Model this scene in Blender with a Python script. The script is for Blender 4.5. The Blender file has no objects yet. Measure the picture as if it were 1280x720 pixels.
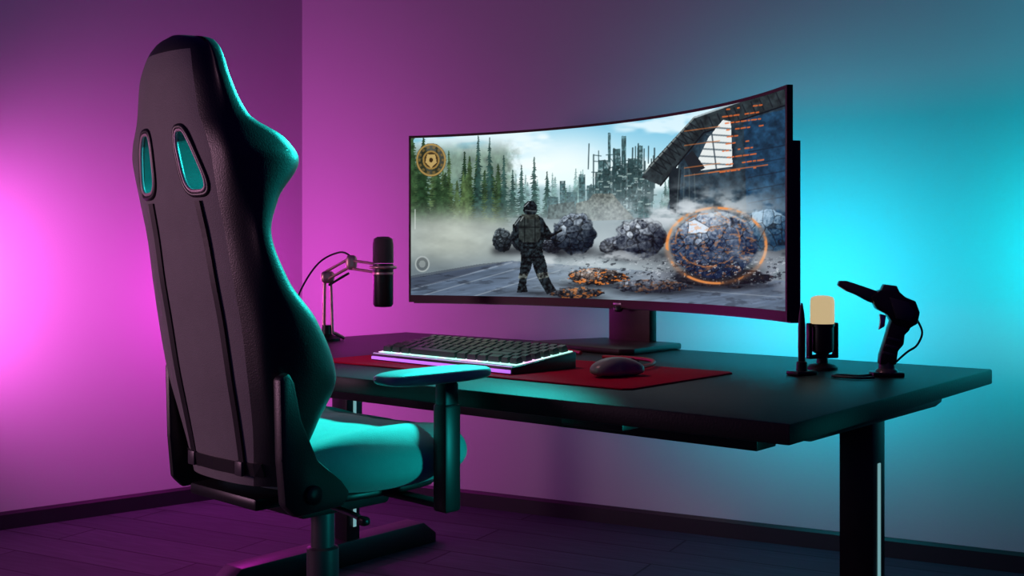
import bpy, bmesh, math, random
import numpy as np
from mathutils import Vector, Matrix
random.seed(4); rng=np.random.RandomState(7)
S=bpy.context.scene; COL=S.collection
try: S.view_settings.view_transform='Standard'
except Exception: pass
F=1400.0; CAMH=0.993; HOR=320.0; DESK=0.72

# ------------------------------------------------------------ materials
def mat(name,col,rough=.5,metal=0.,noise=None,bump=None,emit=None,es=0.,spec=None,coat=0.,sheen=0.):
    m=bpy.data.materials.new(name); m.use_nodes=True
    nt=m.node_tree; b=nt.nodes['Principled BSDF']
    b.inputs['Base Color'].default_value=(*col,1); b.inputs['Roughness'].default_value=rough
    b.inputs['Metallic'].default_value=metal
    if spec is not None: b.inputs['Specular IOR Level'].default_value=spec
    b.inputs['Coat Weight'].default_value=coat
    b.inputs['Sheen Weight'].default_value=sheen
    tc=nt.nodes.new('ShaderNodeTexCoord')
    ns,amt=(noise or (30,.12))
    n=nt.nodes.new('ShaderNodeTexNoise'); n.inputs['Scale'].default_value=ns; n.inputs['Detail'].default_value=4
    nt.links.new(tc.outputs['Object'],n.inputs['Vector'])
    r=nt.nodes.new('ShaderNodeMapRange'); r.inputs['To Min'].default_value=1-amt; r.inputs['To Max'].default_value=1+amt
    nt.links.new(n.outputs['Fac'],r.inputs['Value'])
    mx=nt.nodes.new('ShaderNodeMix'); mx.data_type='RGBA'; mx.blend_type='MULTIPLY'; mx.inputs['Factor'].default_value=1
    mx.inputs['A'].default_value=(*col,1); nt.links.new(r.outputs['Result'],mx.inputs['B'])
    nt.links.new(mx.outputs['Result'],b.inputs['Base Color'])
    if bump:
        bn=nt.nodes.new('ShaderNodeTexNoise'); bn.inputs['Scale'].default_value=bump[0]; bn.inputs['Detail'].default_value=3
        nt.links.new(tc.outputs['Object'],bn.inputs['Vector'])
        bp=nt.nodes.new('ShaderNodeBump'); bp.inputs['Strength'].default_value=bump[1]; bp.inputs['Distance'].default_value=.002
        nt.links.new(bn.outputs['Fac'],bp.inputs['Height']); nt.links.new(bp.outputs['Normal'],b.inputs['Normal'])
    if emit:
        b.inputs['Emission Color'].default_value=(*emit,1); b.inputs['Emission Strength'].default_value=es
    return m
M_wall=mat('wall_paint',(.50,.50,.53),.9,noise=(2,.03),bump=(180,.15),spec=.1)
M_base=mat('baseboard_paint',(.012,.012,.017),.5)
M_leather=mat('black_leather',(.014,.015,.016),.42,bump=(350,.25),spec=.7)
M_back=mat('grey_back_fabric',(.17,.17,.175),.65,bump=(500,.4))
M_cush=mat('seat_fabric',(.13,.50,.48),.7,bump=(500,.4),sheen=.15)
M_black=mat('black_plastic',(.012,.012,.013),.4)
M_gloss=mat('gloss_black',(.02,.02,.02),.25)
M_trim=mat('satin_trim',(.60,.42,.50),.3)
M_liner=mat('teal_liner',(.08,.24,.25),.45)
M_steel=mat('dark_steel',(.03,.03,.034),.38,metal=.6)
M_column=mat('painted_column',(.055,.05,.06),.4)
M_devgrey=mat('satin_dark_grey',(.06,.065,.07),.3)
M_chrome=mat('brushed_metal',(.55,.5,.52),.3,metal=1)
M_copper=mat('copper_rose_metal',(.80,.45,.48),.35,metal=.7)
M_desk=mat('desk_laminate',(.008,.008,.010),.45,bump=(220,.25),spec=.3)
M_pad=mat('red_cloth',(.40,.004,.036),.9,bump=(900,.3),noise=(120,.2),spec=.1)
M_red=mat('red_cable',(.4,.01,.02),.5)
M_key=mat('keycap',(.045,.06,.06),.25)
M_kbody=mat('keyboard_body',(.012,.012,.016),.4)
M_glow=mat('purple_light_strip',(.4,.2,.6),.4,emit=(.58,.18,1.0),es=.9)
M_glow2=mat('pale_light_strip',(.3,.3,.4),.4,emit=(.70,.42,1.0),es=.5)
M_mouse=mat('mouse_shell',(.20,.27,.22),.35)
M_gold=mat('cream_mesh',(.75,.58,.32),.45,bump=(900,1),emit=(1.0,.76,.40),es=.55)  # weak emission brightens the mesh, though it is no lamp
M_slot_glint=mat('leg_slot_glint',(.5,.6,.62),.3,emit=(.35,.75,.78),es=.45)  # emission imitates a reflection in the leg slot, not a light strip
M_panel=mat('monitor_shell',(.014,.010,.012),.4)
M_bezel=mat('monitor_bezel',(.040,.007,.010),.5,spec=.35)
M_stand=mat('monitor_stand_metal',(.030,.014,.014),.4)
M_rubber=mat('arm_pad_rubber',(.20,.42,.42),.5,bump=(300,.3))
M_underglow=bpy.data.materials.new('key_backlight'); M_underglow.use_nodes=True
_nt=M_underglow.node_tree; _b=_nt.nodes['Principled BSDF']
_tc=_nt.nodes.new('ShaderNodeTexCoord'); _n=_nt.nodes.new('ShaderNodeTexNoise'); _n.inputs['Scale'].default_value=14
_r=_nt.nodes.new('ShaderNodeValToRGB'); _r.color_ramp.elements[0].position=.50; _r.color_ramp.elements[0].color=(.42,1.0,.82,1)
_r.color_ramp.elements[1].position=.66; _r.color_ramp.elements[1].color=(.95,.42,.85,1)
_nt.links.new(_tc.outputs['Object'],_n.inputs['Vector']); _nt.links.new(_n.outputs['Fac'],_r.inputs['Fac']); _nt.links.new(_r.outputs['Color'],_b.inputs['Emission Color'])
_b.inputs['Emission Strength'].default_value=1.5; _b.inputs['Base Color'].default_value=(.1,.2,.2,1)

def floor_mat():
    m=bpy.data.materials.new('floor_planks'); m.use_nodes=True; nt=m.node_tree; b=nt.nodes['Principled BSDF']
    tc=nt.nodes.new('ShaderNodeTexCoord'); mp=nt.nodes.new('ShaderNodeMapping'); mp.inputs['Rotation'].default_value=(0,0,math.radians(28))
    br=nt.nodes.new('ShaderNodeTexBrick'); br.inputs['Scale'].default_value=1; br.inputs['Brick Width'].default_value=1.3; br.inputs['Row Height'].default_value=.17
    br.inputs['Mortar Size'].default_value=.004
    br.inputs['Color1'].default_value=(.075,.070,.105,1); br.inputs['Color2'].default_value=(.115,.105,.155,1); br.inputs['Mortar'].default_value=(.03,.025,.04,1)
    n=nt.nodes.new('ShaderNodeTexNoise'); n.inputs['Scale'].default_value=6; n.inputs['Detail'].default_value=6
    mp2=nt.nodes.new('ShaderNodeMapping'); mp2.inputs['Scale'].default_value=(1,9,1)
    mx=nt.nodes.new('ShaderNodeMix'); mx.data_type='RGBA'; mx.blend_type='MULTIPLY'; mx.inputs['Factor'].default_value=.6
    L=nt.links.new
    L(tc.outputs['Object'],mp.inputs['Vector']); L(mp.outputs['Vector'],br.inputs['Vector']); L(mp.outputs['Vector'],mp2.inputs['Vector'])
    L(mp2.outputs['Vector'],n.inputs['Vector']); L(br.outputs['Color'],mx.inputs['A']); L(n.outputs['Fac'],mx.inputs['B'])
    L(mx.outputs['Result'],b.inputs['Base Color']); b.inputs['Roughness'].default_value=.65
    b.inputs['Specular IOR Level'].default_value=.25
    return m
M_floor=floor_mat()

# ------------------------------------------------------------ mesh helpers
def link(name,me,parent=None,loc=(0,0,0),rot=(0,0,0),mats=(),smooth=False,angle=None):
    o=bpy.data.objects.new(name,me); COL.objects.link(o)
    for mm in (mats if isinstance(mats,(list,tuple)) else [mats]): me.materials.append(mm)
    o.location=loc; o.rotation_euler=rot
    if parent: o.parent=parent
    if smooth:
        for p in me.polygons: p.use_smooth=True
        if angle:
            try: me.set_sharp_from_angle(angle=math.radians(angle))
            except Exception: pass
    return o
def pymesh(name,v,f,**k):
    me=bpy.data.meshes.new(name); me.from_pydata([tuple(x) for x in v],[],f)
    bm=bmesh.new(); bm.from_mesh(me); bmesh.ops.recalc_face_normals(bm,faces=bm.faces); bm.to_mesh(me); bm.free()
    return link(name,me,**k)
def bmobj(name,bm,**k):
    bmesh.ops.recalc_face_normals(bm,faces=bm.faces)
    me=bpy.data.meshes.new(name); bm.to_mesh(me); bm.free(); return link(name,me,**k)
def box(name,lo,hi,bev=.003,segs=2,**k):
    bm=bmesh.new(); bmesh.ops.create_cube(bm,size=1)
    lo=Vector(lo); hi=Vector(hi)
    for v in bm.verts: v.co=Vector(((v.co.x+.5)*(hi.x-lo.x)+lo.x,(v.co.y+.5)*(hi.y-lo.y)+lo.y,(v.co.z+.5)*(hi.z-lo.z)+lo.z))
    if bev>0: bmesh.ops.bevel(bm,geom=bm.edges[:],offset=bev,segments=segs,profile=.5,affect='EDGES')
    k.setdefault('smooth',True); k.setdefault('angle',35)
    return bmobj(name,bm,**k)
def rounded(name,center,half,p=5,n=9,deform=None,**k):
    bm=bmesh.new(); bmesh.ops.create_cube(bm,size=2)
    bmesh.ops.subdivide_edges(bm,edges=bm.edges[:],cuts=n,use_grid_fill=True)
    for v in bm.verts:
        c=v.co; mx=max(abs(c.x),abs(c.y),abs(c.z)); nn=(abs(c.x)**p+abs(c.y)**p+abs(c.z)**p)**(1/p)
        q=c*(mx/nn)
        if deform: q=deform(q)
        v.co=Vector((center[0]+q.x*half[0],center[1]+q.y*half[1],center[2]+q.z*half[2]))
    k.setdefault('smooth',True)
    return bmobj(name,bm,**k)
def lathe(name,prof,n=32,**k):
    vs=[];fs=[]
    for (r,z) in prof:
        for i in range(n):
            a=2*math.pi*i/n; vs.append((r*math.cos(a),r*math.sin(a),z))
    for j in range(len(prof)-1):
        for i in range(n):
            fs.append((j*n+i,j*n+(i+1)%n,(j+1)*n+(i+1)%n,(j+1)*n+i))
    fs.append(tuple(range(n))); fs.append(tuple(range((len(prof)-1)*n,len(prof)*n)))
    k.setdefault('smooth',True); k.setdefault('angle',40)
    return pymesh(name,vs,fs,**k)
def tube(name,pts,rad,n=12,closed=False,sub=6,**k):
    P=[Vector(p) for p in pts]
    if sub>1 and len(P)>2:
        Q=[];m=len(P)
        rg=range(m) if closed else range(m-1)
        for i in rg:
            p0=P[(i-1)%m] if (closed or i>0) else P[0]; p1=P[i]; p2=P[(i+1)%m]; p3=P[(i+2)%m] if (closed or i+2<m) else P[-1]
            for s in range(sub):
                t=s/sub
                Q.append(.5*((2*p1)+(-p0+p2)*t+(2*p0-5*p1+4*p2-p3)*t*t+(-p0+3*p1-3*p2+p3)*t**3))
        if not closed: Q.append(P[-1])
        P=Q
    vs=[];fs=[];m=len(P); up=Vector((0.13,.21,1)).normalized()
    for i in range(m):
        a=P[(i-1)%m] if (closed or i>0) else P[0]; b=P[(i+1)%m] if (closed or i<m-1) else P[-1]
        T=(b-a).normalized()
        X=T.cross(up)
        if X.length<.05: X=T.cross(Vector((1,0,0)))
        X.normalize(); Y=T.cross(X)
        for j in range(n):
            an=2*math.pi*j/n; vs.append(P[i]+(X*math.cos(an)+Y*math.sin(an))*rad)
    for i in range(m if closed else m-1):
        for j in range(n):
            fs.append((i*n+j,i*n+(j+1)%n,((i+1)%m)*n+(j+1)%n,((i+1)%m)*n+j))
    if not closed: fs.append(tuple(range(n))); fs.append(tuple(range((m-1)*n,m*n)))
    k.setdefault('smooth',True); k.setdefault('angle',50)
    return pymesh(name,vs,fs,**k)
def extr(name,poly,lo,hi,axis='x',bev=.004,**k):
    bm=bmesh.new()
    def mk(a,b,t): return {'x':(t,a,b),'y':(a,t,b),'z':(a,b,t)}[axis]
    A=[bm.verts.new(mk(a,b,lo)) for a,b in poly]; B=[bm.verts.new(mk(a,b,hi)) for a,b in poly]
    bm.faces.new(A); bm.faces.new(B); n=len(poly)
    for i in range(n): bm.faces.new((A[i],A[(i+1)%n],B[(i+1)%n],B[i]))
    bmesh.ops.recalc_face_normals(bm,faces=bm.faces)
    if bev>0: bmesh.ops.bevel(bm,geom=bm.edges[:],offset=bev,segments=2,profile=.5,affect='EDGES')
    k.setdefault('smooth',True); k.setdefault('angle',35)
    return bmobj(name,bm,**k)
def empty(name,loc,rz,label,cat,**kw):
    e=bpy.data.objects.new(name,None); e.empty_display_size=.1; COL.objects.link(e); e.location=loc; e.rotation_euler=(0,0,rz)
    e['label']=label; e['category']=cat
    for a,b in kw.items(): e[a]=b
    return e
def crv(xs,ys):
    xs=list(xs);ys=list(ys)
    def f(x):
        if x<=xs[0]: return ys[0]
        if x>=xs[-1]: return ys[-1]
        i=max(j for j in range(len(xs)-1) if xs[j]<=x)
        def sl(j):
            if j==0: return (ys[1]-ys[0])/(xs[1]-xs[0])
            if j==len(xs)-1: return (ys[-1]-ys[-2])/(xs[-1]-xs[-2])
            a=(ys[j]-ys[j-1])/(xs[j]-xs[j-1]); b=(ys[j+1]-ys[j])/(xs[j+1]-xs[j])
            return 0 if a*b<=0 else 2*a*b/(a+b)
        h=xs[i+1]-xs[i]; t=(x-xs[i])/h
        return (2*t**3-3*t*t+1)*ys[i]+(t**3-2*t*t+t)*h*sl(i)+(-2*t**3+3*t*t)*ys[i+1]+(t**3-t*t)*h*sl(i+1)
    return f
def sst_(x,a,b):
    t=min(1,max(0,(x-a)/(b-a))); return t*t*(3-2*t)

# ------------------------------------------------------------ room
CX=Vector((-.907,4.84,0)); dL=Vector((-.951,-.775,0)).normalized(); dR=Vector((2.512,-1.33,0)).normalized()
nL=Vector((-dL.y,dL.x,0));  nL=nL if nL.y<0 else -nL
nR=Vector((-dR.y,dR.x,0));  nR=nR if nR.y<0 else -nR
HT=2.8
def wall(name,a,b,nrm):
    o=-nrm*.1
    v=[a,b,b+o,a+o]; V=[(p.x,p.y,0) for p in v]+[(p.x,p.y,HT) for p in v]
    w=pymesh(name,V,[(0,1,2,3),(4,5,6,7),(0,1,5,4),(1,2,6,5),(2,3,7,6),(3,0,4,7)],mats=M_wall); w['kind']='structure'
wall('wall_left',CX,CX+dL*4.6,nL); wall('wall_back',CX,CX+dR*5.2,nR)
def bboard(name,a,b,nrm):
    h=.064;t=.014
    V=[]
    for p in (a,b):
        for (s,z) in ((0.0005,0),(t,0),(t,h-.01),(t*.5,h),(0.0005,h)):
            q=p+nrm*s; V.append((q.x,q.y,z))
    fs=[(i,(i+1)%5,5+(i+1)%5,5+i) for i in range(5)]+[(0,1,2,3,4),(5,6,7,8,9)]
    w=pymesh(name,V,fs,mats=M_base); w['kind']='structure'
bboard('baseboard_left',CX+dL*.002,CX+dL*4.6,nL); bboard('baseboard_back',CX+dR*.002,CX+dR*5.2,nR)
fl=pymesh('floor',[(-4.6,-1,-.05),(4.6,-1,-.05),(4.6,5.2,-.05),(-4.6,5.2,-.05),(-4.6,-1,0),(4.6,-1,0),(4.6,5.2,0),(-4.6,5.2,0)],
 [(0,1,2,3),(4,5,6,7),(0,1,5,4),(1,2,6,5),(2,3,7,6),(3,0,4,7)],mats=M_floor); fl['kind']='structure'

# ------------------------------------------------------------ desk
DA=math.atan2(-.649,.76); P0=Vector((.452,1.82,0))
desk=empty('desk',P0,DA,'black laminate sit-stand desk with T-shaped metal legs','desk')
L=2.06; DD=1.13
extr('tabletop',[(0,.0),(-.035,DD),(-L,DD),(-L,.45),(-1.80,0)],DESK-.036,DESK,axis='z',bev=.004,parent=desk,mats=M_desk)
box('crossbeam',(-L+.2,.30,.61),(-.22,.38,.683),parent=desk,mats=M_steel)
box('crossbeam',(-L+.2,.76,.61),(-.22,.84,.683),parent=desk,mats=M_steel)
def leg(x,yc,f0,f1):
    lg=extr('leg',[(-.36,.685),(.36,.685),(.36,.652),(.32,.645),(-.32,.645),(-.36,.652)],-.040,.040,axis='x',parent=desk,mats=M_steel,loc=(x,yc,0))
    box('leg_column',(-.036,-.034,.30),(.036,.034,.65),parent=lg,mats=M_steel)
    box('leg_column',(-.030,-.028,.06),(.030,.028,.31),parent=lg,mats=M_steel)
    extr('foot',[(f0,.0),(f1,.0),(f1,.034),(f1-.06,.078),(f0+.06,.078),(f0,.034)],-.042,.042,axis='x',parent=lg,mats=M_steel)
    box('slot_glint',(.0355,-.006,.12),(.0385,.006,.56),bev=.001,parent=lg,mats=M_slot_glint)  # glowing strip stands in for the bright reflection down the leg
leg(-.135,.60,-.40,.40); leg(-1.93,.74,-.50,.37)
box('control_box',(-.55,.10,.655),(-.40,.16,.684),parent=desk,mats=M_black)

# ------------------------------------------------------------ mousepad
pad=extr('mousepad',[(-1.42,.20),(-.47,.20),(-.455,.215),(-.455,.62),(-.47,.635),(-1.42,.635),(-1.435,.62),(-1.435,.215)],DESK,DESK+.004,axis='z',bev=.001,mats=M_pad,loc=P0,rot=(0,0,DA))
pad['label']='large dark red cloth mousepad lying on the black desk'; pad['category']='mousepad'
PZ=DESK+.004

# ------------------------------------------------------------ keyboard
ka=math.atan2(-.714,.70)
kb=empty('keyboard',(.0,2.53,PZ),ka,'black mechanical keyboard with purple glow along its front edge','keyboard')
KL=.52;KD=.215
extr('keyboard_case',[(0,0),(KD,0),(KD,.040),(0,.016)],-KL,0,axis='x',bev=.002,parent=kb,mats=M_kbody)
extr('light_strip',[(-.004,.003),(.0005,.003),(.0005,.011),(-.004,.010)],-KL+.004,-.004,axis='x',bev=.001,parent=kb,mats=M_glow)
extr('wrist_plate',[(.002,.0165),(.006,.0172),(.006,.0192),(.002,.0185)],-KL+.004,-.004,axis='x',bev=.0004,parent=kb,mats=M_glow2)
extr('key_plate',[(.018,.019),(KD-.006,.0400),(KD-.006,.0415),(.018,.0205)],-KL+.006,-.006,axis='x',bev=0,parent=kb,mats=M_underglow)
key_me={}
def key(x,y,w):
    kw=round(w,4)
    if kw not in key_me:
        hx=w/2-.0032; hy=.0105
        v=[(-hx,-hy,0),(hx,-hy,0),(hx,hy,0),(-hx,hy,0),(-hx+.002,-hy+.002,.014),(hx-.002,-hy+.002,.014),(hx-.002,hy-.003,.016),(-hx+.002,hy-.003,.016)]
        me=bpy.data.meshes.new('key'); me.from_pydata(v,[],[(3,2,1,0),(4,5,6,7),(0,1,5,4),(1,2,6,5),(2,3,7,6),(3,0,4,7)]); me.materials.append(M_key); key_me[kw]=me
    o=bpy.data.objects.new('key',key_me[kw]); COL.objects.link(o); o.parent=kb
    o.location=(x,y,.0200+(y-.022)*.115); o.rotation_euler=(math.atan(.115),0,0)
rows=[[1]*17,[1]*17,[1.5]+[1]*12+[1.5]+[1]*2,[1.75]+[1]*11+[2.25]+[1]*2,[2.25]+[1]*10+[2.75]+[1]*2,[1.25,1.25,1.25,6.0,1.25,1.25,1.25,1.5,1,1]]
for ri,row in enumerate(rows):
    y=KD-.024-ri*.0305; x=-KL+.01
    sc=(KL-.02)/sum(row)
    for w in row:
        key(x+w*sc/2,y,w*sc); x+=w*sc

# ------------------------------------------------------------ mouse
mo=empty('computer_mouse',(.235,2.50,PZ),math.radians(-62),'dark grey wired gaming mouse on the red pad','mouse')
def md(q):
    z=(q.z+1)/2
    t=(q.y+1)/2
    hz=.48+.52*math.sin(math.pi*min(1,max(0,.12+.72*(1-t))))
    w=1-.26*math.exp(-((q.y-.1)/.35)**2)-.22*z
    return Vector((q.x*w,q.y,-1+2*z*hz))
rounded('mouse_body',(0,0,.022),(.036,.066,.022),p=2.8,n=11,deform=md,parent=mo,mats=M_mouse)
lathe('scroll_wheel',[(.006,-.004),(.010,-.003),(.010,.003),(.006,.004)],20,parent=mo,mats=M_black,loc=(0,.038,.030),rot=(0,math.pi/2,0))
box('button_seam',(-.0012,.014,.027),(.0012,.058,.0335),bev=.0005,parent=mo,mats=M_black)
cw=[(.262,2.567,PZ+.010),(.29,2.61,PZ+.008),(.335,2.68,PZ+.010),(.345,2.78,PZ+.010),(.30,2.88,PZ+.007),(.24,2.95,DESK+.007)]
cb=tube('mouse_cable',cw,.0050,mats=M_red); cb['label']='red braided cable running from the mouse across the desk'; cb['category']='cable'
cw=[(-.05,3.135,DESK+.007),(-.02,3.18,DESK+.006),(.03,3.21,DESK+.006),(.10,3.20,DESK+.006),(.16,3.15,DESK+.006),(.19,3.09,DESK+.006)]
cb=tube('keyboard_cable',cw,.005,mats=M_red); cb['label']='dark red cable looping on the desk behind the keyboard'; cb['category']='cable'

# ------------------------------------------------------------ monitor
MA=math.atan2(-.750,.661); MO=Vector((.3175,3.35,DESK))
R=1.399; AM=math.radians(32.6)
mon=empty('monitor',MO,MA,'large curved ultrawide monitor showing a shooter game','monitor')
ZB,ZT=.838-DESK,1.397-DESK
def arcslab(name,a0,a1,zb,zt,f0,f1,n=60,**k):
    vs=[];fs=[]
    for i in range(n+1):
        a=a0+(a1-a0)*i/n
        for (r,z) in ((R+f0,zb),(R+f0,zt),(R+f1,zt),(R+f1,zb)):
            vs.append((r*math.sin(a),-R+r*math.cos(a),z))
    for i in range(n):
        for j in range(4): fs.append((i*4+j,i*4+(j+1)%4,(i+1)*4+(j+1)%4,(i+1)*4+j))
    fs.append((0,1,2,3)); fs.append((n*4,n*4+1,n*4+2,n*4+3))
    k.setdefault('smooth',True); k.setdefault('angle',35)
    return pymesh(name,vs,fs,parent=mon,**k)
arcslab('panel_housing',-AM,AM,ZB,ZT,.003,.012,mats=M_panel)
arcslab('rear_shell',-AM*.985,AM*.985,ZB-.004,ZT-.13,.012,.036,mats=M_panel)
bz=.010; ba=bz/R
arcslab('bezel',-AM,AM,ZB,ZB+.024,-.003,.003,mats=M_bezel)
arcslab('bezel',-AM,AM,ZT-.008,ZT,-.003,.003,mats=M_bezel)
arcslab('bezel',-AM,-AM+ba*.7,ZB+.024,ZT-.008,-.003,.003,n=2,mats=M_bezel)
arcslab('bezel',AM-ba,AM,ZB+.024,ZT-.008,-.003,.003,n=2,mats=M_bezel)
lathe('control_knob',[(.008,-.014),(.014,-.010),(.015,.0),(.013,.004)],24,parent=mon,mats=M_gloss,loc=(.0,.000,ZB+.002))
box('emblem',(-.016,-.0050,ZB+.009),(.016,-.0025,ZB+.015),bev=.0008,parent=mon,mats=M_chrome)
box('stand_neck',(-.085,.045,.008),(.085,.08,.42),bev=.008,parent=mon,mats=M_stand)
extr('stand_base',[(-.17,-.20),(.19,-.20),(.215,-.165),(.17,.09),(-.14,.09),(-.19,-.17)],0,.018,axis='z',bev=.005,parent=mon,mats=M_stand)
box('mount_plate',(-.11,.034,.27),(.11,.055,.47),bev=.006,parent=mon,mats=M_black)

NX,NZ=800,340
a=np.linspace(-AM+ba*.7,AM-ba,NX); zb=ZB+.024; zt=ZT-.008
zz=np.linspace(zt,zb,NZ)
wx=R*np.sin(a); wy=-R+R*np.cos(a)
c,s=math.cos(MA),math.sin(MA)
X=MO.x+c*wx-s*wy; Y=MO.y+s*wx+c*wy
PXc=640+F*X/Y
topc=HOR-F*(zt+DESK-CAMH)/Y; botc=HOR-F*(zb+DESK-CAMH)/Y
v=((zt-zz)/(zt-zb))[:,None]
PX=np.repeat(PXc[None,:],NZ,0); PY=topc[None,:]*(1-v)+botc[None,:]*v
def vnoise(x,y,seed):
    r=np.random.RandomState(seed).rand(64,64)
    xi=np.floor(x).astype(int); yi=np.floor(y).astype(int); fx=x-xi; fy=y-yi
    fx=fx*fx*(3-2*fx); fy=fy*fy*(3-2*fy)
    g=lambda i,j: r[j%64,i%64]
    return (g(xi,yi)*(1-fx)+g(xi+1,yi)*fx)*(1-fy)+(g(xi,yi+1)*(1-fx)+g(xi+1,yi+1)*fx)*fy
def fbm(sx,sy,seed,o=4,rot=0):
    x=(PX*math.cos(rot)+PY*math.sin(rot))/sx; y=(-PX*math.sin(rot)+PY*math.cos(rot))/sy; t=0;am=.5;tt=0
    for k in range(o):
        t=t+am*vnoise(x*2**k+13*k,y*2**k+7*k,seed+k); tt+=am; am*=.55
    return t/tt
img=np.zeros((NZ,NX,3))
def C(*c): return np.array(c,float)/255
def blend(mask,col):
    global img
    m=np.clip(mask,0,1)[...,None]; img=img*(1-m)+(col if np.ndim(col)==3 else np.asarray(col))*m
def sst(x,a,b):
    t=np.clip((x-a)/(b-a),0,1); return t*t*(3-2*t)
def poly(pts):
    ins=np.zeros(PX.shape,bool); n=len(pts)
    for i in range(n):
        x1,y1=pts[i]; x2,y2=pts[(i+1)%n]
        if y1==y2: continue
        cnd=((PY>=min(y1,y2))&(PY<max(y1,y2)))
        xi=x1+(PY-y1)*(x2-x1)/(y2-y1); ins^=(cnd&(PX<xi))
    return ins.astype(float)
def line(x1,y1,x2,y2,w):
    dx,dy=x2-x1,y2-y1; t=np.clip(((PX-x1)*dx+(PY-y1)*dy)/(dx*dx+dy*dy),0,1)
    d=np.hypot(PX-x1-t*dx,PY-y1-t*dy); return 1-sst(d,w*.5-.3,w*.5+.5)
def ell(cx,cy,rx,ry): return np.sqrt(((PX-cx)/rx)**2+((PY-cy)/ry)**2)
N4=fbm(4,4,100,3); N7=fbm(7,7,104,4); N3=fbm(2.6,2.6,108,2)
# sky
g=np.clip((PY-125)/115,0,1)[...,None]
img=C(84,172,212)*(1-g)+C(214,244,250)*g
cl=fbm(80,26,1); blend(sst(cl,.46,.64)*.8,C(236,250,254))
blend(np.exp(-((PX-700)/85)**2-((PY-205)/42)**2)*.85,C(246,254,255))
# hills
hill=238+10*fbm(60,60,5)-14
blend(sst(PY,hill,hill+12)*.8,C(134,168,174))
blend(sst(PY,254+6*fbm(20,20,6),270)*sst(PX,560,680),C(92,112,118))
# pines
def tree(x,base,h,w,col,al=1):
    t=(PY-(base-h))/h
    k=int(h/3.2)+4; ph=np.clip(t,0,1)*k; seg=np.floor(ph).astype(int); fr=ph-seg
    rl=np.random.RandomState(int(x*7)%9999).rand(k+3)*.6+.5; rr=np.random.RandomState(int(x*11)%9999+5).rand(k+3)*.6+.5
    sd=np.where(PX<x,rl[np.clip(seg,0,k+2)],rr[np.clip(seg,0,k+2)])
    wid=w*(.08+np.clip(t,0,1)**.9)*sd*(.45+.75*fr)*(.55+.9*N3)
    m=((np.abs(PX-x)<wid)|(np.abs(PX-x)<.6))&(t>0)&(t<1)
    blend(m*al,np.clip(col*(.55+.9*N4)[...,None],0,1))
for i in range(34):
    x=636+rng.rand()*116; tree(x,268,24+rng.rand()*34,5+rng.rand()*4,C(120,156,154),.7)
for i in range(14):
    x=800+rng.rand()*60; tree(x,262,18+rng.rand()*26,5,C(98,128,126),.8)
dk=sst(640-PX+26*N7,0,26)*sst(PY,168,200)*(1-sst(PY,266,300))
blend(dk*.7,C(78,104,84)*(.45+1.0*fbm(7,10,10))[...,None])
for i in range(40):
    x=510+rng.rand()*116; hh=80+rng.rand()*60; q_=rng.rand(); tree(x,292,hh*(1-(x-514)/300),9+rng.rand()*9,C(30+q_*48,54+q_*46,36+q_*28),.9)
for x,h in ((652,66),(668,76),(684,58),(706,46),(612,100),(598,106),(630,78),(641,60)):
    tree(x,272,h,8,C(46,74,70),.88)
# mist
gm=sst(PY,262,290); mist=fbm(60,22,14)
blend(gm,C(118,132,140)*(.74+.52*mist)[...,None])
blend(sst(PY,244,288)*np.exp(-((PX-565)/95)**2)*sst(345-PY,0,40)*.85,C(190,198,186)*(.8+.3*fbm(30,14,15))[...,None])
blend(np.exp(-((PX-735)/66)**2-((PY-312)/26)**2)*.7,C(208,216,220))
# road
rd=poly([(500,400),(500,350),(640,326),(990,352),(990,420)])
blend(rd*.92,C(88,104,126)*(.64+.7*fbm(40,4,16,rot=-.15))[...,None])
for (x1,y1,x2,y2,w) in ((512,362,640,328,1.6),(512,374,660,332,1.0),(560,380,700,338,1.3),(700,350,985,372,1.0),(660,376,985,392,1.0)):
    blend(line(x1,y1,x2,y2,w)*.4,C(180,192,204))
blend(poly([(512,345),(600,330),(640,326),(560,350),(512,362)])*.5,C(52,58,72))
blend(rd*sst(fbm(16,3,17),.58,.72)*.4,C(34,38,46))
# distant industrial skyline
for (x0,x1,y0) in ((684,698,246),(700,706,226),(708,722,240),(724,732,218),(734,748,232),(748,760,200),(760,764,166),(766,776,186),(777,783,170),(785,797,198),(798,804,182),(806,816,218)):
    blend(poly([(x0,y0),(x1,y0),(x1,272),(x0,272)])*(.55+.4*sst(N4,.3,.45)),C(66,96,100)*(.5+.95*N3)[...,None])
blend(poly([(744,216),(758,210),(786,204),(812,214),(814,268),(744,270)])*.75*sst(N4,.34,.46),C(40,62,64)*(.4+1.1*N3)[...,None])
for i in range(54):
    x=736+rng.rand()*84; y0=178+rng.rand()*66; y1=y0+14+rng.rand()*40
    blend(line(x,y0,x+rng.randn()*.6,min(y1,270),.9+rng.rand()*.9)*.85,C(46,68,72))
for i in range(40):
    x=732+rng.rand()*68; y=190+rng.rand()*76
    blend(line(x,y,x+8+rng.rand()*20,y+rng.randn()*.8,1.0)*.8,C(58,82,84))
for i in range(24):
    x=742+rng.rand()*60; y=196+rng.rand()*60; blend(line(x,y,x+7,y+11*(1 if i%2 else -1),.8)*.8,C(50,70,72))
for i in range(30):
    x=738+rng.rand()*74; y=214+rng.rand()*50; blend(line(x,y,x+2+rng.rand()*4,y,1.3)*.7,C(176,200,196))
blend(poly([(720,254),(736,250),(742,242),(766,242),(774,252),(794,274),(720,277)])*.8,C(96,98,90)*(.3+1.4*N3)[...,None])
blend(poly([(686,256),(718,252),(722,274),(684,274)])*.8,C(64,74,72)*(.3+1.3*N3)[...,None])
blend(sst(PY,226,274)*np.exp(-((PX-740)/76)**2)*.5,C(190,208,214))
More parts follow.
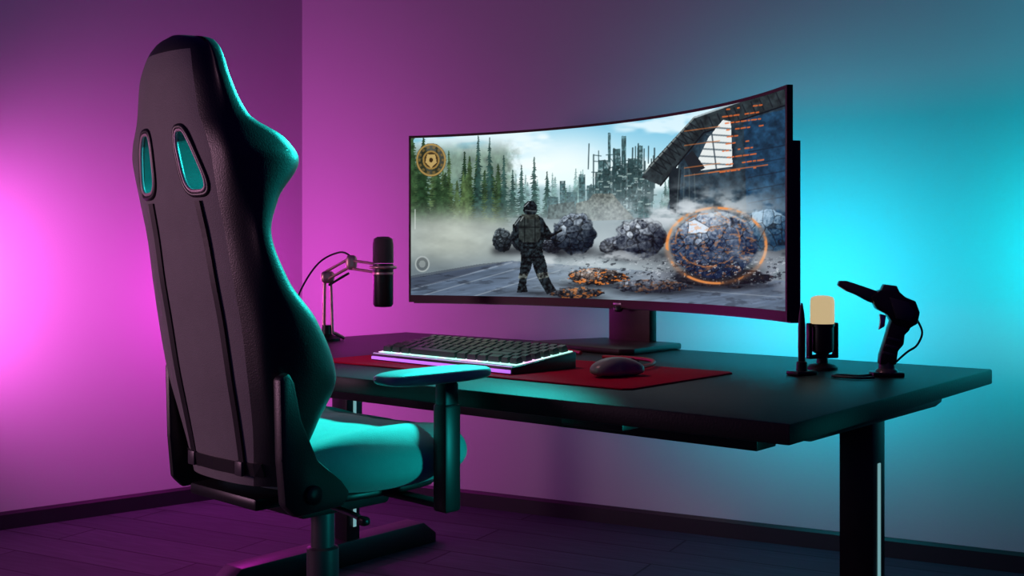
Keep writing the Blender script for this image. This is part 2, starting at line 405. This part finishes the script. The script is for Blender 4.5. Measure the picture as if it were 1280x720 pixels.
# angular steel gantry and dark hall with a bright opening
bt=(.45+1.05*N7)[...,None]
blend(poly([(834,262),(850,200),(884,152),(990,118),(990,282),(870,276)]),C(40,58,70)*bt)
blend(poly([(930,150),(990,134),(990,282),(934,276)]),C(30,62,88)*bt)
blend(poly([(802,222),(812,206),(868,146),(990,104),(990,128),(878,166),(826,232)]),C(44,54,58)*bt)
blend(line(806,216,868,147,1.8),C(112,122,122)); blend(line(868,147,990,104,1.8),C(160,176,182)); blend(line(826,232,880,166,1.6),C(18,24,28)); blend(line(880,166,990,129,1.6),C(16,22,28))
for i in range(10):
    t0=i/10; xa=812+56*t0; ya=208-60*t0; blend(line(xa,ya,xa+16,ya+10,1.3)*.8,C(20,26,30)); blend(line(xa+16,ya+10,xa+6,ya-6,1.0)*.7,C(20,26,30))
for i in range(11):
    xa=876+i*10.5; ya=150-i*3.8; blend(line(xa,ya,xa+6,ya+14,1.2)*.75,C(18,24,30))
blend(poly([(836,222),(842,208),(852,212),(848,268),(838,268)]),C(26,36,42))
for i in range(4): blend(line(850+i*6,206+i*2,846+i*8,268,1.2)*.7,C(70,86,92))
for i in range(5): blend(line(936,190+i*16,990,180+i*16,1.2)*.6,C(18,30,42))
blend(poly([(866,214),(886,172),(904,150),(914,152),(916,208)]),C(226,232,232))
for i in range(6): blend(line(872+i*3,204-i*9,914,206-i*9,1.8)*.75,C(70,86,96))
blend(line(890,166,896,212,1.6)*.8,C(50,64,74)); blend(poly([(855,198),(866,188),(882,210),(866,218)]),C(32,38,44))
# orange hologram rows
for r_ in range(10):
    y=138+r_*8.6; x=896+rng.rand()*14
    for q in range(7):
        w=1.5+rng.rand()*6
        if rng.rand()<.72: blend(line(x,y-(x-900)*.13,x+w,y-(x+w-900)*.13,1.5)*.85,C(226,112,54))
        x+=w+2.5
for y in (158,176,204,214): blend(line(856,y+6,900,y,1.0)*.6,C(222,128,66))
blend(line(886,216,960,206,1.1)*.7,C(230,120,60))
# smoke at right
blend(np.exp(-((PX-880)/95)**2-((PY-262)/26)**2)*sst(fbm(26,16,44),.26,.56)*.95,C(204,214,220))
blend(np.exp(-((PX-955)/50)**2-((PY-345)/26)**2)*sst(fbm(26,18,45),.25,.6)*.8,C(160,168,182))
blend(np.exp(-((PX-830)/35)**2-((PY-345)/16)**2)*.6,C(184,190,198))
# wrecked rounded machinery
def plates(cx,cy,sc,seed,n):
    r=np.random.RandomState(seed); best=np.full(PX.shape,1e9); sec=np.full(PX.shape,1e9); val=np.zeros(PX.shape)
    for i in range(n):
        x=cx+(r.rand()*2-1)*sc[0]*1.05; y=cy+(r.rand()*2-1)*sc[1]*1.05; vv=r.rand()
        d=np.hypot((PX-x)*(1 if r.rand()<.5 else .6),(PY-y)*(1 if r.rand()<.5 else .7))
        nb=d<best; sec=np.where(nb,best,np.minimum(sec,d)); val=np.where(nb,vv,val); best=np.where(nb,d,best)
    return val,sec-best
def wreck(cx,cy,rx,ry,seed,dark,lite,org=0,rough=.16,n=34):
    blend(np.exp(-((PX-cx)/(rx*1.15))**4-((PY-cy-ry*.9)/(ry*.28+2))**2)*.7,C(22,24,30))
    e=ell(cx,cy,rx,ry)+rough*(fbm(max(4,rx*.3),max(4,ry*.3),seed,3)-.5)*2
    m=1-sst(e,.94,1.03)
    ny=(PY-cy)/ry; nx_=(PX-cx)/rx; nz_=np.sqrt(np.clip(1-nx_**2-ny**2,0,1))
    val,edge=plates(cx,cy,(rx,ry),seed,n)
    lam=np.clip(-.60*ny-.28*nx_+.50*nz_,0,1)
    spec=np.clip(-.62*ny-.35*nx_+.70*nz_,0,1)**8
    k=np.clip(.04+lam*(.18+.58*val)+.5*spec*(.3+val)+.7*(N3-.5)*(.3+lam),0,1)[...,None]
    col=C(*dark)*(1-k)+C(*lite)*k
    col=col*(1-.5*(1-sst(edge,.2,1.1)))[...,None]
    blend(m,np.clip(col,0,1))
    blend(m*(1-sst(np.abs(e-.93),.01,.06))*np.clip(.1-ny,0,1)*.45,np.clip(C(*lite)*1.1,0,1))
    if org: blend(m*sst(fbm(5,2.4,seed+9,3),.58,.66)*org,C(240,140,64))
wreck(628,300,12,15,50,(28,34,40),(130,146,154))
wreck(652,298,13,17,51,(22,28,34),(100,112,120))
wreck(690,304,15,13,53,(20,24,34),(150,162,176))
wreck(718,292,28,25,52,(18,26,38),(184,200,214))
wreck(770,308,20,12,55,(20,24,34),(160,170,186))
wreck(802,297,32,25,54,(18,24,38),(218,230,242))
wreck(958,288,36,28,56,(20,52,78),(170,200,222))
wreck(905,346,58,13,60,(20,26,36),(134,142,158),.1,.3)
wreck(893,306,55,42,57,(18,34,62),(216,230,246),.36,.07,60)
wreck(745,347,38,11,58,(30,28,32),(200,180,166),.8,.35)
wreck(722,366,32,7,59,(28,30,38),(150,152,156),.55,.35)
wreck(815,358,44,8,61,(34,38,50),(160,168,182),.25,.35)
rub=sst(PY,316,330)*(1-sst(PY,344,362))*sst(PX,690,730)
blend(rub*sst(fbm(5,2.6,77,3),.62,.70)*.7,C(30,34,42)); blend(rub*sst(fbm(4,2.2,78,3),.68,.74)*.6,C(200,208,216))
e=ell(896,307,62,47)
blend((1-sst(np.abs(e-1),.012,.045))*sst(fbm(16,16,62),.36,.5)*.85,C(240,150,78))
blend(np.exp(-((e-1)/.06)**2)*.25,C(240,150,90))
e=ell(885,300,40,33); blend((1-sst(np.abs(e-1),.01,.04))*.5*sst(fbm(9,9,63),.42,.52),C(226,140,80))
blend(np.exp(-((PX-855)/66)**2-((PY-270)/13)**2)*sst(fbm(20,10,79),.38,.58)*.85,C(214,222,228))
blend(np.exp(-((PX-770)/46)**2-((PY-320)/11)**2)*sst(fbm(20,8,81),.32,.56)*.75,C(210,218,224))
blend(np.exp(-((PX-690)/40)**2-((PY-326)/8)**2)*sst(fbm(20,8,82),.32,.56)*.7,C(206,214,218))
blend(np.exp(-((PX-940)/46)**2-((PY-318)/10)**2)*sst(fbm(20,8,83),.36,.6)*.5,C(196,206,216))
# soldier with backpack seen from behind, walking
cam_=(.30+1.9*np.clip(N3-.28,0,1))[...,None]
sold=[poly([(654,264),(655,256),(660,251),(667,251),(671,256),(672,264),(668,270),(658,270)]),
 poly([(644,278),(650,270),(659,267),(671,268),(679,273),(684,283),(682,296),(678,308),(680,324),(652,325),(650,310),(645,302),(641,291)]),
 poly([(641,281),(647,277),(650,292),(653,306),(647,309),(641,297)]),
 poly([(652,320),(667,322),(664,336),(659,346),(658,356),(660,365),(646,366),(649,352),(650,337)]),
 poly([(664,320),(680,319),(684,332),(685,343),(690,354),(696,363),(684,368),(678,358),(671,345),(667,334)]),
 poly([(676,276),(685,283),(690,292),(688,300),(680,300),(674,291)])]
for k in sold: blend(k,C(26,33,37)*cam_*1.3)
bp_=poly([(649,275),(654,270),(671,270),(676,277),(676,297),(671,303),(654,303),(649,298)])
blend(bp_,C(50,58,58)*(.35+1.1*N4)[...,None])
blend(poly([(652,268),(673,268),(674,274),(651,274)]),C(66,72,68)*(.5+.8*N3)[...,None])
blend(line(650,284,675,284,1.2)*.8,C(18,22,24)); blend(line(656,272,656,302,1.2)*.8,C(18,22,24)); blend(line(669,272,669,302,1.2)*.8,C(18,22,24)); blend(line(651,276,654,271,1.2),C(128,138,140))
blend(line(657,263,670,264,1),C(80,90,94)); blend(line(656,258,661,253,1.0),C(134,144,148)); blend(line(644,281,650,273,1.2),C(116,126,130))
blend(line(684,298,702,288,2.2),C(14,16,18)); blend(line(684,298,700,302,1.4),C(14,16,18)); blend(line(653,322,680,321,1.6),C(10,12,14))
blend(poly([(649,342),(661,342),(659,348),(648,348)])*.7,C(80,84,80)*cam_*1.4); blend(poly([(671,342),(685,340),(687,346),(674,349)])*.7,C(80,84,80)*cam_*1.4)
blend(np.exp(-((PX-672)/32)**2-((PY-367)/4)**2)*.6,C(24,26,32))
# heads-up display emblem, small dial
e=ell(539,200,19,21); blend((e<1)*.7,C(48,44,36)); blend((1-sst(np.abs(e-.92),.03,.08))*.85,C(184,150,86))
an=np.arctan2(PY-200,PX-539); blend((np.abs(e-.76)<.07)*(np.cos(an*14)>0)*.6,C(140,112,62)); blend((e<.56)*.9,C(160,128,70)); blend((e<.46)*.9,C(60,48,32))
blend(poly([(534,193),(544,193),(546,203),(539,210),(532,203)])*.9,C(196,168,108)); blend((ell(539,200,2.4,3)<1),C(60,44,24))
e=ell(528,330,9,10); blend((e<1)*.4,C(60,64,66)); blend((1-sst(np.abs(e-.92),.05,.14))*.8,C(180,190,190)); blend((ell(528,330,4,4.5)<1)*.5,C(170,180,180))
blend(line(519,262,519,286,1.2)*.6,C(210,218,214))
img=np.clip((img-.02)*1.05,0,1)
lin=np.where(img<=.04045,img/12.92,((img+.055)/1.055)**2.4)
verts=np.zeros((NZ,NX,3)); verts[:,:,0]=((R-.001)*np.sin(a))[None,:]; verts[:,:,1]=(-R+(R-.001)*np.cos(a))[None,:]; verts[:,:,2]=zz[:,None]
idx=np.arange(NZ*NX).reshape(NZ,NX)
q=np.stack([idx[1:,:-1],idx[1:,1:],idx[:-1,1:],idx[:-1,:-1]],-1).reshape(-1,4)
me=bpy.data.meshes.new('screen'); me.vertices.add(NZ*NX); me.vertices.foreach_set('co',verts.reshape(-1))
me.loops.add(q.size); me.polygons.add(len(q)); me.loops.foreach_set('vertex_index',q.reshape(-1).astype(np.int32))
me.polygons.foreach_set('loop_start',np.arange(0,q.size,4,dtype=np.int32))
me.update(calc_edges=True); me.validate()
ca=me.color_attributes.new('picture','FLOAT_COLOR','POINT'); cc=np.ones((NZ*NX,4)); cc[:,:3]=lin.reshape(-1,3); ca.data.foreach_set('color',cc.reshape(-1))
ms=bpy.data.materials.new('display_picture'); ms.use_nodes=True; nt=ms.node_tree; b=nt.nodes['Principled BSDF']
at=nt.nodes.new('ShaderNodeAttribute'); at.attribute_name='picture'
b.inputs['Base Color'].default_value=(.004,.004,.004,1); b.inputs['Roughness'].default_value=.7; b.inputs['Specular IOR Level'].default_value=.05
nt.links.new(at.outputs['Color'],b.inputs['Emission Color']); b.inputs['Emission Strength'].default_value=1.0
so=link('screen',me,parent=mon,mats=ms); so['label']='curved display lit with a battlefield game scene'

# ------------------------------------------------------------ boom arm + microphone
ba_=Vector((-.60,3.62,DESK))
boom=empty('microphone_boom_arm',ba_,0,'slim metal desktop microphone boom arm with paired rods','microphone arm')
lathe('clamp_base',[(.045,0),(.045,.008),(.03,.014),(.016,.02),(.014,.05)],parent=boom,mats=M_black)
tube('foot_rod',[(-.055,-.03,.006),(0,0,.03),(.055,.02,.006)],.006,parent=boom,mats=M_copper)
tube('pole',[(-.008,0,.02),(-.006,0,.20)],.006,parent=boom,mats=M_copper)
tube('pole',[(.020,.0,.02),(.014,0,.20)],.005,parent=boom,mats=M_copper)
rounded('elbow_joint',(0.004,0,.205),(.022,.014,.020),p=3,n=5,parent=boom,mats=M_copper)
for dz in (0,.028):
    tube('arm_rod',[(.0,-.004,.195+dz),(.085,-.06,.238+dz)],.0045,parent=boom,mats=M_copper)
rounded('elbow_joint',(.09,-.063,.252),(.018,.012,.024),p=3,n=5,parent=boom,mats=M_copper)
for dz in (-.013,.013):
    tube('arm_rod',[(.09,-.063,.246+dz),(.170,-.135,.236+dz)],.0045,parent=boom,mats=M_copper)
mc=Vector((.203,-.17,.238))
tube('microphone_clip',[(mc.x+.0375*math.cos(t*math.pi/8),mc.y+.0375*math.sin(t*math.pi/8),mc.z) for t in range(16)],.005,closed=True,sub=2,parent=boom,mats=M_copper)
tube('tension_spring',[(.01,-.006,.18),(.08,-.055,.218)],.004,parent=boom,mats=M_steel)
tube('microphone_cable',[(-.09,-.12,.06),(-.07,-.08,.16),(-.02,-.03,.25),(.05,-.04,.285),(.09,-.06,.270)],.003,parent=boom,mats=M_black)
mic=empty('studio_microphone',ba_+Vector((.203,-.17,.225)),0,'black side-address studio microphone hanging on the boom arm','microphone')
lathe('microphone_body',[(.006,-.11),(.026,-.108),(.031,-.100),(.0315,.02),(.0315,.024)],parent=mic,mats=M_black)
lathe('microphone_grille',[(.0315,.026),(.032,.030),(.032,.085),(.029,.101),(.018,.107),(.004,.108)],parent=mic,mats=mat('dark_mesh',(.08,.06,.07),.4,metal=.5,bump=(700,1)))
lathe('accent_ring',[(.0310,-.010),(.0330,-.008),(.0330,-.003),(.0310,-.001)],parent=mic,mats=M_copper)

# ------------------------------------------------------------ condenser microphone on desk
cm=empty('condenser_microphone',(.748,2.70,DESK),.3,'small black desktop microphone with cream mesh head','microphone')
lathe('base',[(.036,0),(.036,.006),(.030,.012),(.012,.016)],parent=cm,mats=M_black)
lathe('stem',[(.014,.014),(.012,.03),(.016,.040)],parent=cm,mats=M_black)
lathe('microphone_body',[(.012,.036),(.026,.044),(.027,.05),(.027,.102),(.029,.104),(.029,.110)],parent=cm,mats=M_black)
lathe('mesh_head',[(.0275,.110),(.0285,.112),(.0285,.165),(.026,.173),(.016,.177),(.003,.178)],parent=cm,mats=M_gold)
for sx in (-1,1):
    box('yoke_arm',(sx*.036-.005,-.008,.03),(sx*.036+.005,.008,.112),parent=cm,mats=M_black)
box('yoke_bridge',(-.041,-.008,.026),(.041,.008,.036),parent=cm,mats=M_black)
sh=empty('stylus_stand',(.665,2.57,DESK),.5,'thin black stylus standing upright in a small flat holder','stylus holder')
box('holder_base',(-.030,-.020,0),(.030,.020,.010),parent=sh,mats=M_black)
lathe('stylus',[(.006,.010),(.0075,.02),(.0085,.06),(.0085,.11),(.006,.14),(.002,.165)],parent=sh,mats=M_black)
lathe('socket',[(.013,.009),(.012,.03),(.009,.032)],parent=sh,mats=M_black)

# ------------------------------------------------------------ pistol-grip device
gd=empty('handheld_gimbal',(.852,2.547,DESK),-.12,'black pistol-grip handheld device standing on a round foot','handheld device')
def gp(l,x0=1107,y0=470,sc=1/550): return [((x-x0)*sc,(y0-y)*sc) for x,y in l]
extr('foot_plate',[(-.034,-.026),(.034,-.026),(.038,0),(.034,.026),(-.034,.026),(-.038,0)],0,.010,axis='z',bev=.002,parent=gd,mats=M_black)
lathe('round_foot',[(.026,.009),(.024,.014),(.018,.018),(.017,.034),(.013,.036)],parent=gd,mats=M_devgrey)
extr('grip',gp([(1097,455),(1098,444),(1104,424),(1108,410),(1113,396),(1136,402),(1133,412),(1127,418),(1126,430),(1119,438),(1117,455)]),-.017,.017,axis='y',bev=.003,parent=gd,mats=M_black)
extr('head_body',gp([(1086,371),(1098,362),(1120,364),(1128,371),(1140,376),(1145,390),(1142,404),(1132,410),(1113,404),(1107,393),(1094,386)]),-.020,.020,axis='y',bev=.003,parent=gd,mats=M_gloss)
extr('nozzle_arm',gp([(1047,357),(1049,351),(1058,351),(1076,357),(1104,367),(1100,382),(1084,377),(1070,369),(1058,364)]),-.011,.011,axis='y',bev=.002,parent=gd,mats=M_devgrey)
extr('side_panel',gp([(1108,371),(1130,377),(1138,390),(1133,401),(1116,397)]),-.024,-.019,axis='y',bev=.001,parent=gd,mats=M_devgrey)
for i in range(3):
    extr('grip_rib',gp([(1107-i*3,420+i*9),(1122-i*3,424+i*9),(1121-i*3,427+i*9),(1106-i*3,423+i*9)]),-.0195,-.015,axis='y',bev=.0005,parent=gd,mats=M_devgrey)
extr('trigger',gp([(1098,392),(1106,394),(1104,408),(1097,412),(1099,402)]),-.006,.006,axis='y',bev=.002,parent=gd,mats=M_chrome)
extr('display_cap',gp([(1099,363),(1103,355),(1118,357),(1122,366)]),-.014,.014,axis='y',bev=.002,parent=gd,mats=M_devgrey)
tube('cable_loop',[(.066,0,.13),(.078,.0,.10),(.066,.0,.07),(.045,.0,.055),(.018,.0,.03)],.0025,parent=gd,mats=M_black)
gc=tube('device_cable',[(.808,2.522,DESK+.006),(.78,2.51,DESK+.004),(.74,2.53,DESK+.004),(.72,2.51,DESK+.004),(.76,2.47,DESK+.004),(.80,2.475,DESK+.004)],.003,mats=M_black)
gc['label']='thin black cable curled beside the handheld device'; gc['category']='cable'

# ------------------------------------------------------------ gaming chair
CA=math.radians(-44)
chair=empty('gaming_chair',(-.402,2.379,0),CA,'black and grey racing-style gaming chair with armrests','chair')
zk=[.555,.61,.67,.763,.87,.947,1.03,1.10,1.177,1.215,1.255,1.331,1.375,1.40,1.412]
W =[.150,.165,.182,.198,.205,.202,.198,.197,.197,.184,.160,.138,.114,.082,.03]
G =[.085,.100,.130,.182,.150,.102,.080,.112,.172,.155,.095,.068,.062,.054,.04]
T =[.075,.08,.085,.085,.075,.068,.065,.072,.08,.08,.075,.068,.062,.054,.035]
YB=[-.253,-.260,-.270,-.288,-.306,-.321,-.335,-.350,-.364,-.370,-.374,-.377,-.372,-.363,-.349]
fW,fG,fT,fY=crv(zk,W),crv(zk,G),crv(zk,T),crv(zk,YB)
def catclosed(pts,sub):
    m=len(pts);out=[]
    for i in range(m):
        p0,p1,p2,p3=[Vector(pts[(i+k)%m]) for k in (-1,0,1,2)]
        for s_ in range(sub):
            t=s_/sub; out.append(.5*((2*p1)+(-p0+p2)*t+(2*p0-5*p1+4*p2-p3)*t*t+(-p0+3*p1-3*p2+p3)*t**3))
    return out
def section(z):
    w,g,t,y=fW(z),max(fG(z),fT(z)*1.0),fT(z),fY(z)
    r=[(.45*w,.004),(.78*w,.017),(.95*w,.036),(1.03*w,g*.58),(1.02*w,g*.87),(.93*w,g),(.78*w,g*.93),(.55*w,t+.25*(g-t))]
    pts=[(0,0)]+r+[(0,t)]+[(-x,yy) for x,yy in r[::-1]]
    return [(p.x,p.y+y) for p in catclosed([(a_,b_) for a_,b_ in pts],4)]
zs=[.555+(1.412-.555)*(i/96) for i in range(94)]+[1.398,1.404,1.409,1.412]
zs=sorted(set(zs))
vs=[];fs=[]
for z in zs:
    sec=section(z); n=len(sec); vs+= [(x,y,z) for x,y in sec]
for j in range(len(zs)-1):
    for i in range(n): fs.append((j*n+i,j*n+(i+1)%n,(j+1)*n+(i+1)%n,(j+1)*n+i))
fs.append(tuple(range(n))[::-1]); fs.append(tuple(range((len(zs)-1)*n,len(zs)*n)))
back=pymesh('backrest',vs,fs,parent=chair,mats=[M_leather,M_back,M_liner],smooth=True)
for p in back.data.polygons:
    c_=p.center; w=fW(c_.z)
    if c_.y<fY(c_.z)+.04 and abs(c_.x)<(.90 if c_.x<0 else .74)*w and c_.z<1.38: p.material_index=1
HC=[(-.082,1.170,.26),(.074,1.170,-.26)]
def oval(cx,cz,sl,hx,hz,n=28,p=3.2):
    o=[]
    for i in range(n):
        t=2*math.pi*i/n; ct,st=math.cos(t),math.sin(t)
        x=hx*math.copysign(abs(ct)**(2/p),ct); z=hz*math.copysign(abs(st)**(2/p),st)
        x*=1-.30*z/hz
        o.append((cx+x+sl*z,cz+z))
    return o
cut=[]
for cx,cz,sl in HC:
    o=oval(cx,cz,sl,.028,.058); n_=len(o)
    V=[(x,-.6,z) for x,z in o]+[(x,0.0,z) for x,z in o]
    Fc=[tuple(range(n_)),tuple(range(n_,2*n_))]+[(i,(i+1)%n_,n_+(i+1)%n_,n_+i) for i in range(n_)]
    k=pymesh('cutter',V,Fc,parent=chair,mats=[M_liner]); cut.append(k)
    md_=back.modifiers.new('b','BOOLEAN'); md_.operation='DIFFERENCE'; md_.object=k; md_.solver='EXACT'
    try: md_.material_mode='TRANSFER'
    except Exception: pass
bpy.context.view_layer.update()
dg=bpy.context.evaluated_depsgraph_get()
nm=bpy.data.meshes.new_from_object(back.evaluated_get(dg)); nm.name='backrest'
back.modifiers.clear(); back.data=nm
try: nm.set_sharp_from_angle(angle=math.radians(50))
except Exception: pass
for k in cut: bpy.data.objects.remove(k,do_unlink=True)
def yback(x,z):
    w=fW(z); t=abs(x)/w
    return fY(z)+float(np.interp(t,[0,.45,.78,.95],[0,.004,.017,.036]))
for cx,cz,sl in HC:
    o=oval(cx,cz,sl,.0325,.063,n=30)
    tube('opening_frame',[(x,yback(x,z)+.001,z) for x,z in o],.0062,closed=True,sub=2,parent=back,mats=M_black)
    o=oval(cx,cz,sl,.0275,.057,n=30)
    tube('opening_trim',[(x,yback(x,z)-.001,z) for x,z in o],.0036,closed=True,sub=2,parent=back,mats=M_trim)
def ribbon(name,xf,z0,z1,hw,th,mt,N=30):
    V=[];Fc=[]
    for i in range(N+1):
        z=z0+(z1-z0)*i/N; x=xf(z); y=yback(x,z)
        for (dx,dy) in ((-hw,.004),(-hw,-th),(hw,-th),(hw,.004)): V.append((x+dx,y+dy,z))
    for i in range(N):
        for j in range(4): Fc.append((i*4+j,i*4+(j+1)%4,(i+1)*4+(j+1)%4,(i+1)*4+j))
    Fc+= [(0,1,2,3),(N*4,N*4+1,N*4+2,N*4+3)]
    return pymesh(name,V,Fc,parent=back,mats=mt)
for sx in (-1,1):
    ribbon('back_stripe',lambda z: sx*(.086+.010*math.sin(math.pi*(z-.585)/.51)),.585,1.095,.0085,.004,M_black)
V=[];Fc=[];N=16
for i in range(N+1):
    x=-.135+.27*i/N
    for (z,dy) in ((.575,.003),(.575,-.006),(.60,-.006),(.60,.003)): V.append((x,yback(x,z)+dy,z))
for i in range(N):
    for j in range(4): Fc.append((i*4+j,i*4+(j+1)%4,(i+1)*4+(j+1)%4,(i+1)*4+j))
Fc+= [(0,1,2,3),(N*4,N*4+1,N*4+2,N*4+3)]
pymesh('lower_strap',V,Fc,parent=back,mats=M_black)
for sx in (-1,1):
    box('strap_buckle',(sx*.086-.012,yback(.086,.59)-.012,.574),(sx*.086+.012,yback(.086,.59)-.004,.602),bev=.002,parent=back,mats=M_column)
def sd_(q):
    z=q.z
    if z>0: z=z+ .50*sst_(abs(q.x),.45,.85)*z - .22*(1-abs(q.x))*z
    z-= .42*max(0,q.y-.45)**1.5*(1 if q.z>0 else .1)
    x=q.x*(1-.10*max(0,-q.y))
    return Vector((x,q.y,z))
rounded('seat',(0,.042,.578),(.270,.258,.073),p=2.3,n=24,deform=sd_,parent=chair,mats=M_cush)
rounded('seat_underside',(0,.04,.516),(.180,.17,.016),p=4,n=8,parent=chair,mats=M_black)
for sx in (-1,1):
    a_,b_=((.200,.226) if sx>0 else (-.192,-.176))
    extr('hinge_cover',[(-.262,.77),(-.240,.78),(-.228,.76),(-.212,.69),(-.175,.61),(-.12,.565),(-.10,.54),(-.115,.515),(-.225,.51),(-.250,.535),(-.258,.62)],a_,b_,axis='x',bev=.007,parent=chair,mats=M_leather)
    lathe('hinge_bolt',[(.018,-.006),(.018,.004),(.013,.007)],parent=chair,mats=M_steel,loc=((.230 if sx>0 else -.194),-.19,.548),rot=(0,math.pi/2,0))
for sx in (-1,1):
    A=box('armrest',(sx*.30-.020,.060,.485),(sx*.30+.020,.103,.70),bev=.007,parent=chair,mats=M_black)
    box('post_sleeve',(sx*.30-.016,.063,.68),(sx*.30+.016,.100,.742),bev=.005,parent=A,mats=M_steel)
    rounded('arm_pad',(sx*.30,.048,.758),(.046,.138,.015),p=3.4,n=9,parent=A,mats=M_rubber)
    extr('arm_bracket',[(sx*.30,-.006),(sx*.30,.006),(0,.006),(0,-.006)],.066,.097,axis='y',bev=.002,parent=A,mats=M_steel,loc=(0,0,.497))
box('back_bracket',(-.12,-.245,.508),(.12,-.10,.532),bev=.006,parent=chair,mats=M_steel)
box('tilt_mechanism',(-.08,-.11,.462),(.08,.12,.510),bev=.010,parent=chair,mats=M_steel)
tube('tilt_lever',[(.06,-.05,.487),(.17,-.06,.484),(.215,-.065,.480)],.006,parent=chair,mats=M_chrome)
rounded('lever_knob',(.222,-.067,.478),(.014,.010,.009),p=3,n=5,parent=chair,mats=M_black)
lathe('gas_lift',[(.025,.47),(.025,.378),(.034,.374),(.034,.20),(.037,.198),(.038,.08),(.036,.06)],parent=chair,mats=M_column)
lathe('star_base',[(.05,.06),(.055,.07),(.055,.11),(.045,.125)],parent=chair,mats=M_black)
for i in range(5):
    t=2*math.pi*i/5+.4
    extr('base_arm',[(.03,.06),(.03,.115),(.10,.11),(.30,.085),(.315,.075),(.31,.062),(.10,.065)],-.024,.024,axis='y',bev=.006,parent=chair,mats=M_black,rot=(0,0,t))
    lathe('caster',[(.010,-.026),(.029,-.024),(.030,-.006),(.018,-.004),(.018,.004),(.030,.006),(.029,.024),(.010,.026)],24,parent=chair,mats=M_black,loc=(.295*math.cos(t),.295*math.sin(t),.030),rot=(math.pi/2,0,t+.7))

# ------------------------------------------------------------ lights
def light(kind,name,loc,energy,col,tgt=None,size=None,sizey=None,rad=None,spot=None,blendv=1):
    d=bpy.data.lights.new(name,kind); d.energy=energy; d.color=col
    o=bpy.data.objects.new(name,d); COL.objects.link(o); o.location=loc
    if size:
        d.size=size
        if sizey: d.shape='RECTANGLE'; d.size_y=sizey
    if rad is not None: d.shadow_soft_size=rad
    if spot: d.spot_size=math.radians(spot); d.spot_blend=blendv
    if tgt: o.rotation_euler=(Vector(tgt)-Vector(loc)).to_track_quat('-Z','Y').to_euler()
    return o
light('SPOT','pink_wall_wash',(-1.93,3.50,.90),66,(1.0,.12,.80),tgt=(-1.80,4.12,.90),rad=.08,spot=128)
light('POINT','pink_corner_lamp',(-1.04,4.24,.84),9.5,(.92,.03,.72),rad=.06)
light('SPOT','cyan_wall_lamp',(.76,3.29,.88),34,(.02,.80,1.0),tgt=(1.034,3.81,.90),rad=.06,spot=150)
light('SPOT','cyan_side_lamp',(1.70,3.02,.98),26,(.0,.80,.86),tgt=(1.88,3.36,.98),rad=.06,spot=160)
light('SPOT','cyan_upper_wash',(2.1,2.3,1.9),34,(.0,.56,.74),tgt=(1.75,3.45,1.75),rad=.2,spot=62)
light('SPOT','violet_upper_wash',(-2.4,2.6,2.2),9,(.34,.0,.85),tgt=(-1.5,4.3,1.7),rad=.2,spot=90)
light('SPOT','cyan_key',(.32,3.90,2.12),560,(.02,.90,.84),tgt=(-.42,2.25,.98),rad=.10,spot=32,blendv=.5)
light('SPOT','cyan_rim',(1.30,3.36,1.88),300,(.02,.92,.84),tgt=(-.44,2.15,.98),rad=.06,spot=26,blendv=.5)
light('SPOT','cyan_low_side',(1.65,1.45,.52),75,(.02,.85,.82),tgt=(-.16,2.33,.58),rad=.1,spot=17,blendv=.8)
light('SPOT','warm_desk_accent',(-1.0,2.5,2.35),36,(1.0,.42,.48),tgt=(.25,2.85,.72),rad=.15,spot=52,blendv=.6)
light('AREA','pink_fill',(-2.6,1.9,1.0),15,(1.0,.50,.76),tgt=(-.65,2.2,.75),size=.5)
w=bpy.data.worlds.new('World'); S.world=w; w.use_nodes=True
w.node_tree.nodes['Background'].inputs['Color'].default_value=(.10,.03,.60,1); w.node_tree.nodes['Background'].inputs['Strength'].default_value=.07

# ------------------------------------------------------------ camera
cd=bpy.data.cameras.new('camera'); cam=bpy.data.objects.new('camera',cd); COL.objects.link(cam)
cam.location=(0,0,CAMH); cam.rotation_euler=(math.pi/2,0,0); cd.sensor_width=36; cd.lens=36*F/1280; cd.shift_y=-(360-HOR)/1280
S.camera=cam
